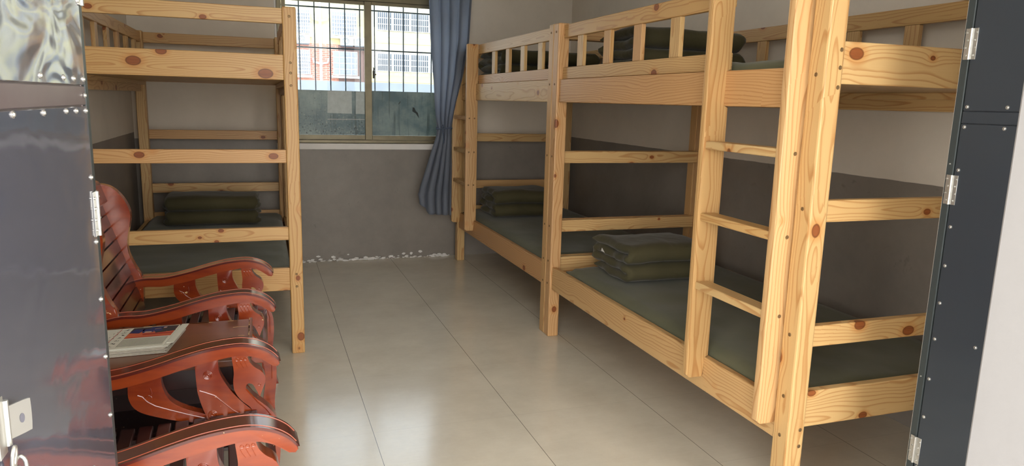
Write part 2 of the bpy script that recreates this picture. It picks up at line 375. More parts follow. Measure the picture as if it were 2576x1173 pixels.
def film():
    m, n, b = mat('grimy_window_film')
    t = N(n, 'ShaderNodeNewGeometry'); s = N(n, 'ShaderNodeSeparateXYZ'); n.links.new(t.outputs['Position'], s.inputs[0])
    no = N(n, 'ShaderNodeTexNoise', i_Scale=3.5, i_Detail=7.0, i_Roughness=.65); n.links.new(t.outputs['Position'], no.inputs[0])
    col = ramp(n, no.outputs[0], [(.36, lin((98, 126, 132))), (.64, lin((160, 176, 172)))])
    mp = N(n, 'ShaderNodeMapping'); mp.inputs['Scale'].default_value = (38, 1, 2.2); n.links.new(t.outputs['Position'], mp.inputs[0])
    st = N(n, 'ShaderNodeTexNoise', i_Scale=1.0, i_Detail=3.0); n.links.new(mp.outputs[0], st.inputs[0])
    col = mix(n, math_(n, 'MULTIPLY', math_(n, 'SUBTRACT', st.outputs[0], .57), 6.0, True), col, lin((70, 88, 88)))
    sp_ = N(n, 'ShaderNodeTexNoise', i_Scale=70.0, i_Detail=2.0); n.links.new(t.outputs['Position'], sp_.inputs[0])
    lowk = math_(n, 'MULTIPLY', math_(n, 'SUBTRACT', 1.25, s.outputs[2]), .35, True)
    leftk = math_(n, 'MULTIPLY', math_(n, 'SUBTRACT', .8, s.outputs[0]), 50.0, True)
    k = math_(n, 'MULTIPLY', math_(n, 'MULTIPLY', math_(n, 'SUBTRACT', math_(n, 'ADD', sp_.outputs[0], lowk), .665), 22.0, True), leftk)
    col = mix(n, math_(n, 'MULTIPLY', k, .8), col, lin((34, 42, 40)))
    k2 = math_(n, 'MULTIPLY', math_(n, 'MULTIPLY', math_(n, 'SUBTRACT', math_(n, 'ADD', math_(n, 'SUBTRACT', 1.0, sp_.outputs[0]), lowk), .67), 18.0, True), leftk)
    col = mix(n, math_(n, 'MULTIPLY', k2, .4), col, lin((214, 222, 212)))
    n.links.new(col, b.inputs['Base Color']); b.inputs['Roughness'].default_value = .35
    tr = N(n, 'ShaderNodeBsdfTranslucent'); n.links.new(col, tr.inputs[0])
    mx = N(n, 'ShaderNodeMixShader', i_0=.30); n.links.new(b.outputs[0], mx.inputs[1]); n.links.new(tr.outputs[0], mx.inputs[2])
    out = n.nodes['Material Output']; n.links.new(mx.outputs[0], out.inputs[0])
    return m
FILM = film()
def translucent(m, f):
    n = m.node_tree; b = n.nodes['Principled BSDF']; tr = N(n, 'ShaderNodeBsdfTranslucent')
    n.links.new(b.inputs['Base Color'].links[0].from_socket, tr.inputs[0])
    mx = N(n, 'ShaderNodeMixShader', i_0=f); n.links.new(b.outputs[0], mx.inputs[1]); n.links.new(tr.outputs[0], mx.inputs[2]); n.links.new(mx.outputs[0], n.nodes['Material Output'].inputs[0])
translucent(CURT, .3)
def glass(name, tint=(.62, .66, .68)):
    m, n, b = mat(name)
    tr = N(n, 'ShaderNodeBsdfTransparent'); tr.inputs[0].default_value = (*tint, 1)
    gl = N(n, 'ShaderNodeBsdfGlossy'); gl.inputs['Roughness'].default_value = .02
    lw = N(n, 'ShaderNodeLayerWeight', i_Blend=.25)
    mx = N(n, 'ShaderNodeMixShader'); n.links.new(math_(n, 'MULTIPLY', lw.outputs['Fresnel'], .5), mx.inputs[0]); n.links.new(tr.outputs[0], mx.inputs[1]); n.links.new(gl.outputs[0], mx.inputs[2])
    n.links.new(mx.outputs[0], n.nodes['Material Output'].inputs[0])
    return m
GLASS = glass('window_glass')
FARGLASS = plain('far_window_glass', (160, 164, 176), .3)
YELLOW = plain('yellow_wall_paint', (222, 210, 166), .8, var=.06, vscale=1.0)
CREAM = plain('cream_wall_paint', (216, 206, 178), .8)
def brick():
    m, n, b = mat('red_brick')
    t = N(n, 'ShaderNodeNewGeometry'); s = N(n, 'ShaderNodeSeparateXYZ'); n.links.new(t.outputs['Position'], s.inputs[0])
    c = N(n, 'ShaderNodeCombineXYZ'); n.links.new(s.outputs[0], c.inputs[0]); n.links.new(s.outputs[2], c.inputs[1])
    br = N(n, 'ShaderNodeTexBrick', i_Scale=1.0); br.inputs['Brick Width'].default_value = .42; br.inputs['Row Height'].default_value = .12; br.inputs['Mortar Size'].default_value = .014
    br.inputs['Color1'].default_value = lin((196, 128, 112)); br.inputs['Color2'].default_value = lin((184, 114, 100)); br.inputs['Mortar'].default_value = lin((216, 182, 168))
    n.links.new(c.outputs[0], br.inputs[0]); n.links.new(br.outputs[0], b.inputs['Base Color']); b.inputs['Roughness'].default_value = .85
    return m
BRICK = brick()
WHITEX = plain('white_exterior_paint', (226, 226, 220), .6)
CONC = plain('grey_concrete', (136, 142, 150), .85, var=.1, vscale=1.0)
CONCY = plain('pale_yard_concrete', (176, 170, 160), .85, var=.1, vscale=.6)
GREYX = plain('grey_exterior_metal', (104, 112, 124), .6)
PAPER = plain('newsprint', (214, 214, 200), .8, var=.03, vscale=10)
PAPERE = plain('newsprint_edges', (196, 190, 176), .85, var=.12, vscale=90)
INKR = plain('red_ink', (166, 44, 44), .7); INKB = plain('black_ink', (44, 46, 44), .7); INKG = plain('grey_ink', (122, 124, 116), .7)
INKBL = plain('blue_ink', (44, 50, 104), .7); INKO = plain('orange_ink', (200, 100, 64), .7); INKD = plain('dark_photo_ink', (60, 50, 54), .7); SKINP = plain('printed_pale_pink', (208, 168, 150), .7)

# ================================================================ the setting
XL, XR, YB, YF, ZC = -.88, 2.56, 5.86, 1.45, 2.95
def struct(o): o['kind'] = 'structure'; return o
def sbox(name, *a, m=None, bev=0): return struct(box(name, *a, m, None, bev))
sbox('floor', -1.2, 3.0, 1.25, 6.14, -.12, 0, m=FLOOR)
sbox('ceiling', -1.12, 2.8, 1.25, 6.1, ZC, ZC+.15, m=WALL_WHITE)
sbox('wall_left', XL-.2, XL, 1.25, 6.1, 0, ZC, m=WALL_SIDE)
sbox('wall_right', XR, XR+.2, 1.25, 6.1, 0, ZC, m=WALL_SIDE)
WX0, WX1, WZ0, WZ1 = .12, 1.60, .915, 2.52
bm = bmesh.new()
add_box(bm, XL, WX0, YB, 6.1, 0, ZC); add_box(bm, WX1, XR, YB, 6.1, 0, ZC)
add_box(bm, WX0, WX1, YB, 6.1, 0, WZ0); add_box(bm, WX0, WX1, YB, 6.1, WZ1, ZC)
struct(obj('wall_back', bm, WALL_BACK))
bm = bmesh.new()
add_box(bm, XL, -.31, 1.25, YF, 0, ZC); add_box(bm, 1.765, XR, 1.25, YF, 0, ZC); add_box(bm, -.31, 1.765, 1.25, YF, 2.34, ZC)
struct(obj('wall_front', bm, WALL_OUT))
# door frame (jambs and head)
bm = bmesh.new()
add_box(bm, 1.708, 1.765, 1.382, 1.404, 0, 2.34, .002); add_box(bm, -.31, -.276, 1.382, 1.404, 0, 2.34, .002); add_box(bm, -.276, 1.708, 1.382, 1.404, 2.30, 2.34)
struct(obj('trim_1', bm, JAMB))
# outside: porch floor, porch slab, white pillar, yard
sbox('floor_porch', -3.0, 5.0, -2.4, 1.25, -.12, -.005, m=CONCY)
sbox('ceiling_porch', -3.0, 5.0, -2.2, 1.25, 2.7, 2.85, m=WALL_WHITE)
sbox('wall_outside', .972, 1.35, .42, .705, 0, 2.7, m=PILLAR, bev=.006)
sbox('ground_front', -16, 18, -24, -2.4, -.14, -.03, m=CONCY)
sbox('ground_back', -14, 30, 6.15, 56, -.3, -.16, m=CONCY)

# window
w = struct(empty('window_1', ((WX0+WX1)/2, 5.9, WZ0)))
bm = bmesh.new()
FY0, FY1 = 5.868, 5.935
add_box(bm, WX0+.015, WX0+.05, FY0, FY1, .96, WZ1, .003); add_box(bm, WX1-.05, WX1-.015, FY0, FY1, .96, WZ1, .003)
add_box(bm, WX0+.05, WX1-.05, FY0, FY1, .96, .985, .003); add_box(bm, WX0+.05, WX1-.05, FY0, FY1, 2.066, 2.12, .003); add_box(bm, WX0+.05, WX1-.05, FY0, FY1, WZ1-.05, WZ1, .003)
obj('window_frame', bm, ALU, w)
def sash(x0, x1, y, sl, sr, name='sash'):
    bm = bmesh.new(); t = .012
    add_box(bm, x0, x0+sl, y-t, y+t, .986, 2.065, .002); add_box(bm, x1-sr, x1, y-t, y+t, .986, 2.065, .002)
    add_box(bm, x0+sl, x1-sr, y-t, y+t, .986, 1.022, .002); add_box(bm, x0+sl, x1-sr, y-t, y+t, 2.04, 2.065, .002)
    s = obj('sash', bm, ALU, w)
    box('pane', x0+sl, x1-sr, y-.002, y+.002, 1.022, 2.04, GLASS, s)
    return s
s1 = sash(.172, .846, 5.918, .03, .05); s2 = sash(.793, 1.548, 5.885, .055, .03)
f1 = box('frosted_film', .203, .795, 5.9135, 5.9150, 1.023, 1.371, FILM, s1)
f2 = box('frosted_film', .849, 1.517, 5.8805, 5.8820, 1.023, 1.378, FILM, s2)
# tears and pasted paper on the films
bm = bmesh.new()
def flat(bm, pts, y):
    A = [bm.verts.new((p[0], y, p[1])) for p in pts]; B = [bm.verts.new((p[0], y-.0008, p[1])) for p in pts]
    bm.faces.new(A); bm.faces.new(B[::-1])
    for i in range(len(A)): bm.faces.new((A[i], A[(i+1) % len(A)], B[(i+1) % len(A)], B[i]))
flat(bm, [(1.178, 1.255), (1.192, 1.252), (1.205, 1.225), (1.222, 1.21), (1.232, 1.165), (1.205, 1.205), (1.176, 1.222)], 5.8803)
flat(bm, [(1.075, 1.30), (1.08, 1.298), (1.065, 1.275), (1.061, 1.278)], 5.8803)
tr_ = obj('film_tear', bm, plain('dark_tear', (38, 48, 48), .6), s2)
tr_['label'] = 'dark torn patch'
bm = bmesh.new(); flat(bm, [(.505, 1.369), (.50, 1.195), (.692, 1.192), (.692, 1.369)], 5.9131); flat(bm, [(.725, 1.369), (.722, 1.192), (.793, 1.191), (.794, 1.369)], 5.9131)
obj('paper_patch', bm, plain('pale_grey_patch', (178, 190, 188), .4, var=.12, vscale=25), s1)
bm = bmesh.new(); flat(bm, [(.50, 1.148), (.50, 1.145), (.792, 1.146), (.792, 1.149)], 5.9131); obj('tape_line', bm, WHITEP, s1)
bm = bmesh.new(); add_box(bm, .853, .866, 5.862, 5.874, 1.475, 1.535, .003, 2); add_box(bm, .853, .88, 5.856, 5.864, 1.50, 1.512, .002); add_tube(bm, [(.858, 5.866, 1.53), (.862, 5.858, 1.55), (.856, 5.86, 1.56)], .004, 6)
obj('window_latch', bm, ALUD, w)
box('pane', WX0+.05, WX1-.05, 5.90, 5.904, 2.12, WZ1-.05, GLASS, w)
# sill and white reveal edging
bm = bmesh.new(); add_box(bm, WX0-.012, WX1+.012, 5.835, 5.97, .91, .958, .004, 2); struct(obj('trim_2', bm, WHITEP))
bm = bmesh.new(); add_box(bm, WX0-.002, WX0+.014, 5.852, 6.1, .958, WZ1, .002); add_box(bm, WX1-.014, WX1+.004, 5.852, 6.1, .958, WZ1, .002); struct(obj('trim_3', bm, WHITEP))

# security grille outside the window
gr = empty('window_grille', (.86, 6.12, .95), 'dark iron security grille of thin bars outside the window', 'window grille')
for k in range(13):
    x = .19+.1195*k
    bm = bmesh.new(); add_box(bm, x-.0045, x+.0045, 6.112, 6.123, .97, 2.5); obj('bar', bm, BARM, gr)
for z in (1.1, 1.709, 2.024, 2.30):
    bm = bmesh.new(); add_box(bm, .125, 1.655, 6.103, 6.112, z-.0055, z+.0055); obj('crossbar', bm, BARM, gr)

# ---------------------------------------------------------------- far building
FB = 50.0
bd = empty('apartment_building', (6, FB, -.16), 'sunlit yellow apartment building with barred windows seen through the window', 'building')
box('yellow_wall', -14, 6.75, FB, FB+6, -.16, 15, YELLOW, bd)
box('red_brick_facing', -14, 5.0, FB-.06, FB, 2.2, 4.75, BRICK, bd)
box('grey_pier', 5.0, 6.75, FB-.07, FB, -.1, 4.75, plain('dull_mauve_wall', (128, 104, 102), .85), bd)
box('cream_wall', 6.75, 24, FB-.9, FB+5, -.16, 15, CREAM, bd)
for z in (2.42, 4.95, 7.55): box('floor_band', 6.75, 24, FB-.98, FB-.9, z, z+.42, plain('pale_yellow_band_%d' % int(z*10), (226, 214, 150), .8), bd)
def far_window(x0, x1, z0, z1, y, rows, cols, sill=True, back=FARGLASS):
    wdw = box('window', x0, x1, y-.05, y, z0, z1, back, bd)
    bm = bmesh.new(); t = .035
    for i in range(cols+1):
        x = x0+(x1-x0)*i/cols; add_box(bm, x-t/2, x+t/2, y-.34, y-.30, z0, z1)
    for i in range(rows+1):
        z = z0+(z1-z0)*i/rows; add_box(bm, x0, x1, y-.36, y-.32, z-t/2, z+t/2)
    for x in (x0, x1):
        for z in (z0, (z0+z1)/2, z1): add_box(bm, x-t/2, x+t/2, y-.34, y, z-t/2, z+t/2)
    obj('window_bars', bm, WHITEX, wdw)
    if sill: box('window_sill', x0-.12, x1+.12, y-.42, y, z0-.2, z0-.06, WHITEX, wdw)
for z0, z1 in ((5.35, 6.85), (7.9, 9.4)):
    far_window(2.1, 3.2, z0, z1, FB, 7, 8); far_window(4.6, 6.2, z0, z1, FB, 6, 10)
far_window(2.1, 3.15, 2.75, 4.3, FB-.06, 7, 8); far_window(4.65, 6.2, 2.78, 4.3, FB-.07, 4, 4)
for z0, z1 in ((3.12, 4.26), (5.75, 6.92), (8.3, 9.5)):
    far_window(7.45, 13.2, z0, z1, FB-.9, 3, 44, False, GREYX)
    for x in (8.4, 9.6, 10.9, 12.2): box('balcony_post', x-.04, x+.04, FB-1.32, FB-1.26, z0, z1, WHITEX, bd)
bm = bmesh.new(); add_tube(bm, [(3.86, FB-.2, 0), (3.86, FB-.2, 11)], .09, 8)
for z in (3.55, 6.3, 8.9): add_tube(bm, [(3.35, FB-.2, z+.28), (3.4, FB-.2, z+.02), (3.86, FB-.2, z-.1), (4.3, FB-.2, z+.02), (4.35, FB-.2, z+.28)], .06, 6)
obj('drain_pipe', bm, WHITEX, bd)
def far_ac(x, z, label):
    a = empty('air_conditioner', (x, FB-.35, z-.3), label, 'air conditioner', 'air conditioners on the far building')
    box('casing', x-.42, x+.42, FB-.55, FB-.08, z-.27, z+.27, WHITEX, a, .02)
    bm = bmesh.new()
    for r in (.1, .16, .21): add_tube(bm, ring_path((x-.1, FB-.56, z), r, 16), .014, 5, True)
    obj('fan_grille', bm, GREYX, a)
    box('bracket', x-.38, x+.38, FB-.5, FB, z-.33, z-.275, GREYX, a)
far_ac(2.75, 4.98, 'white air conditioner above the small brick-side window of the far building')
far_ac(5.55, 4.98, 'white air conditioner left of two beneath the wider upper window of the far building')
far_ac(6.42, 4.98, 'white air conditioner right of two beside the corner of the far building')
wl = sbox('wall_yard', -10, 26, 30, 30.25, -.2, 1.95, m=CONC)

# ================================================================ bunk beds
def board(name, x0, x1, y0, y1, z0, z1, parent, bev=.003, label=None):
    d = (abs(x1-x0), abs(y1-y0), abs(z1-z0)); ax = 'xyz'[d.index(max(d))]
    o = box(name, x0, x1, y0, y1, z0, z1, PINE[ax], parent, bev, 2)
    if label: o['label'] = label
    return o
SCREWMESH = None
def screw(p, axis, parent):
    """small recessed screw head; axis points outward: '-x','-y','+x'"""
    bm = bmesh.new()
    d = {'-x': Vector((-1, 0, 0)), '+x': Vector((1, 0, 0)), '-y': Vector((0, -1, 0))}[axis]; p = Vector(p)
    pl = 'xz' if axis[1] == 'y' else 'yz'
    add_tube(bm, ring_path(p+d*.0006, .0052, 12, pl), .0011, 5, True)
    add_tube(bm, [p-d*.001, p+d*.0008], .0036, 10)
    return obj('screw', bm, SCREW, parent)
def knots(o, *ks):
    """ks: (x, y, z, radius) in world coordinates"""
    c = worldloc(o)
    for nm, k in zip('abc', ks):
        o['knot_'+nm] = [k[0]-c.x, k[1]-c.y, k[2]-c.z]; o['knot_radius_'+nm] = float(k[3])
KN = {('left', 1, 0): [(-0.706, 1.687, 0.013), (-0.239, 1.67, 0.012)], ('left', 1, 1): [(-0.54, 1.46, 0.024), (-0.423, 1.508, 0.018), (0.028, 1.423, 0.026)], ('left', 1, 2): [(-0.542, 1.032, 0.017), (0.051, 1.026, 0.017)], ('left', 1, 3): [(-0.205, 0.661, 0.01), (-0.227, 0.608, 0.008)], ('near', 0, 1): [(1.62, 1.482, 0.02)], ('near', 0, 2): [(1.97, 1.014, 0.011)], ('near', 0, 3): [(1.957, 0.625, 0.018)], ('near', 0, 4): [(1.591, 0.451, 0.012), (1.809, 0.351, 0.013)], ('left', 0, 2): [(0.009, 1.011, 0.012)], ('left', 0, 3): [(-0.638, 0.666, 0.014), (-0.299, 0.605, 0.012)], ('near', 1, 2): [(2.006, 0.985, 0.014), (2.136, 1.026, 0.01)], ('near', 1, 3): [(1.631, 0.585, 0.02)], ('left', 1, 'post'): [(0.156, 3.7, 0.091, 0.02), (0.15, 3.7, 0.404, 0.012)], ('near', 1, 'post'): [(1.542, 3.621, 0.161, 0.016)]}
def bunk(label, ax, ay, sx, sy, Wd, L, kn=''):
    """ax,ay: floor corner on the aisle side at the ladder end; u runs from the aisle to the wall, v from ladder end to the other"""
    t = empty('bunk_bed', (ax+sx*Wd/2, ay+sy*L/2, 0), label, 'bunk bed', 'pine bunk beds')
    X = lambda u: ax+sx*u
    Y = lambda v: ay+sy*v
    def bd_(name, u0, u1, v0, v1, z0, z1, bev=.003): return board(name, X(u0), X(u1), Y(v0), Y(v1), z0, z1, t, bev)
    PW, PD, PH = .064, .068, 1.74
    posts = {}
    for i, u in enumerate((0, Wd-PW)):
        for j, v in enumerate((0, L-PD)):
            posts[i, j] = bd_('post', u, u+PW, v, v+PD, 0, PH, .006)
    for j, (v0, v1) in enumerate(((.006, .034), (L-.034, L-.006))):
        for i, (nm, z0, z1) in enumerate((('end_rail', 1.66, 1.732), ('end_board', 1.395, 1.515), ('end_rail', .992, 1.058), ('end_rail', .603, .670), ('end_board', .340, .458))):
            e = bd_(nm, PW, Wd-PW, v0, v1, z0, z1)
            kk = KN.get((kn, j, i))
            if kk:
                yk = min(Y(v0), Y(v1)); knots(e, *[(x, yk, z, r) for x, z, r in kk])
    for j in (0, 1):
        kk = KN.get((kn, j, 'post'))
        if kk: knots(posts[0, j], *kk)
    # side boards
    for (u0, u1, wall) in ((.012, .040, 0), (Wd-.040, Wd-.012, 1)):
        bd_('side_board', u0, u1, PD, L-PD, 1.325, 1.445)
        bd_('side_board', u0, u1, PD, L-PD, .280, .408)
        g0, g1 = (.030, .054) if not wall else (Wd-.054, Wd-.030)
        v0 = .506 if not wall else PD
        bd_('guard_rail', g0, g1, v0, L-PD, 1.662, 1.730)
        bd_('guard_rail', g0, g1, v0, L-PD, 1.447, 1.509)
        vs = [.86, 1.16, 1.45, 1.75] if not wall else [.29+.305*k for k in range(6)]
        if not wall: vs = [v*1.0 for v in vs]
        for v in vs: bd_('baluster', g0+.002, g1-.002, v-.035, v+.035, 1.5092, 1.6618, .002)
    # bed bases
    n = 10; gap = .004; sw = (L-2*.036)/n
    for z in (.352, 1.397):
        for k in range(n): bd_('base_slat', .042, Wd-.042, .036+k*sw+gap/2, .036+(k+1)*sw-gap/2, z, z+.014, .001)
        for u0, u1 in ((.041, .065), (Wd-.065, Wd-.041)): bd_('slat_ledger', u0, u1, PD+.002, L-PD-.002, z-.026, z-.0005, .001)
    # ladder: two notched stiles and three rungs in front of the aisle side
    out = [(-.060, .345), (-.045, .332), (.006, .332), (.0108, .337), (.0108, .410), (.029, .410), (.029, 1.323), (.0108, 1.323), (.0108, 1.4463), (.029, 1.4463), (.029, 1.732), (-.054, 1.732), (-.060, 1.726)]
    for v0, v1 in ((.075, .103), (.477, .505)):
        bm = bmesh.new(); add_prism(bm, [(X(u), z) for u, z in out], Y(v0), Y(v1), 'y', .003)
        st = obj('ladder_stile', bm, PINE['z'], t, smooth=30)
        face = v0 if sy > 0 else v1
        if face == (.075 if sy > 0 else .505):
            for z in (1.19, .937, .687):
                for u in ((-.012, ) if sy > 0 else (-.035, .005)): screw((X(u), Y(face)-.0005, z), '-y', st)
            
    for z in (1.19, .937, .687): bd_('ladder_rung', -.052, .006, .1032, .4768, z-.014, z+.014, .004)
    # screws on the post faces that look towards the door and the aisle
    near = 0 if sy > 0 else 1
    yf = min(Y(0), Y(L))
    P_ = posts[0, near]
    axn = '-x' if sx > 0 else '+x'
    if sx > 0 and sy > 0:
        for u, z in ((.050, 1.49), (.051, 1.44), (.050, 1.385), (.046, .336), (.047, .281)): screw((X(u), yf-.0003, z), '-y', P_)
    else:
        for z in (1.695, 1.478, 1.43, 1.37, .425, .36): screw((X(.032), yf-.0003, z), '-y', P_)
    if sx > 0:
        for j in (0, 1):
            yy = Y(.034) if j == 0 else Y(L-.034)
            for z in (1.695, 1.42, 1.03, .64, .44, .31): screw((X(0)-.0003, yy, z), '-x', posts[0, j])
    return t
LB = 2.028
bunk('pine bunk bed on the right nearest the door, ladder by its near post', 1.509, 1.658, 1, 1, 1.0, LB, 'near')
bunk('pine bunk bed on the right against the back wall beside the blue curtain', 1.509, 3.689+LB, 1, -1, 1.0, LB, 'far')
bunk('pine bunk bed on the left behind the red armchairs, its end facing the door', .175, 3.70+LB, -1, -1, 1.0, LB, 'left')

# ---------------------------------------------------------------- mattresses
def mattress(label, x0, x1, y0, y1, z0, h, seed, wr=.004):
    bm = bmesh.new(); r = .022
    nx, ny = 26, 46
    prof = [(0, 0), (0, h-r)]
    rows = []
    def P(i, j):
        u = i/nx; v = j/ny
        return Vector((x0+(x1-x0)*u, y0+(y1-y0)*v, 0))
    # top grid with rounded border
    top = {}
    for i in range(nx+1):
        for j in range(ny+1):
            p = P(i, j)
            d = min(p.x-x0, x1-p.x, p.y-y0, y1-p.y)
            z = z0+h - (r*(1-math.sqrt(max(0, 1-(1-min(d, r)/r)**2))) if d < r else 0)
            z += noise.noise(Vector((p.x*5+seed, p.y*5, 0)))*wr*2*min(1, d/.05) + noise.noise(Vector((p.x*17+seed, p.y*7, 3)))*wr*min(1, d/.05)
            top[i, j] = bm.verts.new((p.x, p.y, z))
    for i in range(nx):
        for j in range(ny): bm.faces.new((top[i, j], top[i+1, j], top[i+1, j+1], top[i, j+1]))
    loop = [(i, 0) for i in range(nx)]+[(nx, j) for j in range(ny)]+[(i, ny) for i in range(nx, 0, -1)]+[(0, j) for j in range(ny, 0, -1)]
    prev = [top[k] for k in loop]
    c = Vector(((x0+x1)/2, (y0+y1)/2, 0))
    for lev in ((.5, .006), (0, 0)):
        cur = []
        for v in prev:
            a = v.co; cur.append(bm.verts.new((a.x, a.y, z0+(h-r)*lev[0])))
        m_ = len(cur)
        for k in range(m_): bm.faces.new((prev[k], cur[k], cur[(k+1) % m_], prev[(k+1) % m_]))
        prev = cur
    bm.faces.new(prev)
    o = obj('mattress', bm, MATT, None, smooth=60)
    return tag(o, label, 'mattress', 'green mattresses on the bunks')
MX0, MX1 = 1.556, 2.462
mattress('olive green mattress on the lower bunk of the bed nearest the door, right side', MX0, MX1, 1.70, 3.50, .3665, .066, 1)
mattress('green mattress on the upper bunk of the right bed nearest the door', MX0+.012, MX1-.012, 1.70, 3.50, 1.4115, .066, 2, .009)
mattress('green mattress on the lower bunk of the right bed beside the curtain', MX0, MX1, 3.80, 5.675, .3665, .066, 3)
mattress('green mattress on the upper bunk of the right bed beside the curtain', MX0+.012, MX1-.012, 3.80, 5.675, 1.4115, .06, 4)
mattress('dark green mattress on the lower bunk of the left bed behind the armchairs', -.77, .12, 3.745, 5.68, .3665, .075, 5)

# ---------------------------------------------------------------- folded quilts
def quilt(label, x0, x1, yf, z0, seed, depth=.40, h=.175, big=1.0, flop=0.0):
    """four layers folded like a letter; folds at the front (-y), serpentine section drawn in y,z and run along x"""
    t = h/4.0
    path = []
    r = t*.5
    zc = [t*.5, t*1.5, t*2.5, t*3.5]
    path += [(depth-.03, zc[0])]
    for k in range(1, 8): path.append((depth-.03-(depth-.03-t)*k/8, zc[0]+.003*math.sin(k)))
    for a in range(-90, -271, -30): path.append((t+r*math.cos(math.radians(a))*1.7, (zc[0]+zc[1])/2+r*math.sin(math.radians(a))))
    for k in range(1, 8): path.append((t+(depth-2*t)*k/8, zc[1]+.004*math.sin(k*1.3)))
    for a in range(-90, 91, 30): path.append((depth-t+r*math.cos(math.radians(a))*1.5, (zc[1]+zc[2])/2+r*math.sin(math.radians(a))))
    for k in range(1, 8): path.append((depth-t-(depth-2*t)*k/8, zc[2]+.004*math.sin(k*.9+1)))
    for a in range(-90, -271, -30): path.append((t+r*math.cos(math.radians(a))*2.0, (zc[2]+zc[3])/2+r*math.sin(math.radians(a))*1.05))
    for k in range(1, 9): path.append((t+(depth-.01-t)*k/8, zc[3]+.008*math.sin(k/8*math.pi)-.008*(k/8)**2))
    path = [Vector((p[0], p[1])) for p in path]
    n = len(path); bm = bmesh.new()
    nx = 30; tt = t*.47
    ringA = []
    for i, p in enumerate(path):
        a = path[max(0, i-1)]; b = path[min(n-1, i+1)]; d = (b-a).normalized(); nn = Vector((-d.y, d.x))
        e = 0.35 if i in (0, n-1) else 1
        ringA.append((p+nn*tt*e, p-nn*tt*e))
    sec = [q[0] for q in ringA]+[q[1] for q in reversed(ringA)]
    m_ = len(sec); cols = []
    for ix in range(nx+1):
        f = ix/nx; x = x0+(x1-x0)*f
        endk = min(f, 1-f)*(x1-x0)
        col = []
        for k, s in enumerate(sec):
            ii = k if k < n else 2*n-1-k
            c = path[ii]
            sh = 1.0
            if endk < .018: sh = .35+.65*math.sqrt(max(0, 1-(1-endk/.018)**2))
            q = c+(s-c)*sh
            # layers do not end in line
            dx = .016*noise.noise(Vector((ii*.33+seed, 0, 0)))*(1 if f < .5 else -1)*max(0, 1-endk/.1)*2
            w_ = noise.noise(Vector((x*6+seed, q.x*7, q.y*9)))*.006+noise.noise(Vector((x*17+seed, q.x*15, q.y*15)))*.0025
            top = q.y/h
            sag = -.014*math.sin(f*math.pi*1.0)*0+.010*noise.noise(Vector((x*3.5+seed*3, q.x*3, 5)))*top
            col.append(bm.verts.new((x+dx, yf+q.x+w_*.9, max(z0+.0015, z0+.003+q.y*(1+.03*big)+w_*top+sag))))
        cols.append(col)
    for ix in range(nx):
        A, B = cols[ix], cols[ix+1]
        for k in range(m_): bm.faces.new((A[k], A[(k+1) % m_], B[(k+1) % m_], B[k]))
    for col in (cols[0], cols[-1]):
        for i in range(n-1):
            bm.faces.new((col[i], col[i+1], col[m_-2-i], col[m_-1-i]))
    o = obj('folded_quilt', bm, QUILT, None, smooth=70)
    return tag(o, label, 'quilt', 'folded green quilts')
q1 = quilt('folded olive green quilt with a small white tag on the lower bunk nearest the door', 1.69, 2.15, 3.06, .437, 11, h=.185)
bm = bmesh.new()
A = [bm.verts.new(p) for p in ((1.684, 3.30, .552), (1.68, 3.335, .556), (1.676, 3.318, .575))]; B = [bm.verts.new(v.co+Vector((-.001, 0, 0))) for v in A]
bm.faces.new(A); bm.faces.new(B[::-1]); [bm.faces.new((A[i], A[(i+1) % 3], B[(i+1) % 3], B[i])) for i in range(3)]
obj('white_tag', bm, WHITEP, q1)['label'] = 'small white tag'
quilt('folded dark green quilt on the lower bunk of the right bed by the curtain', 1.665, 2.14, 5.13, .437, 23, h=.20)
quilt('folded dark green quilt at the far end of the left lower bunk', -.62, -.04, 5.10, .447, 31, h=.19)
quilt('bulky dark green quilt on the upper bunk nearest the door, behind the guard rail', 1.66, 2.22, 2.98, 1.489, 43, .44, .18)
quilt('dark green quilt on the upper bunk of the right bed by the curtain', 1.60, 2.36, 4.86, 1.478, 57, .56, .20)

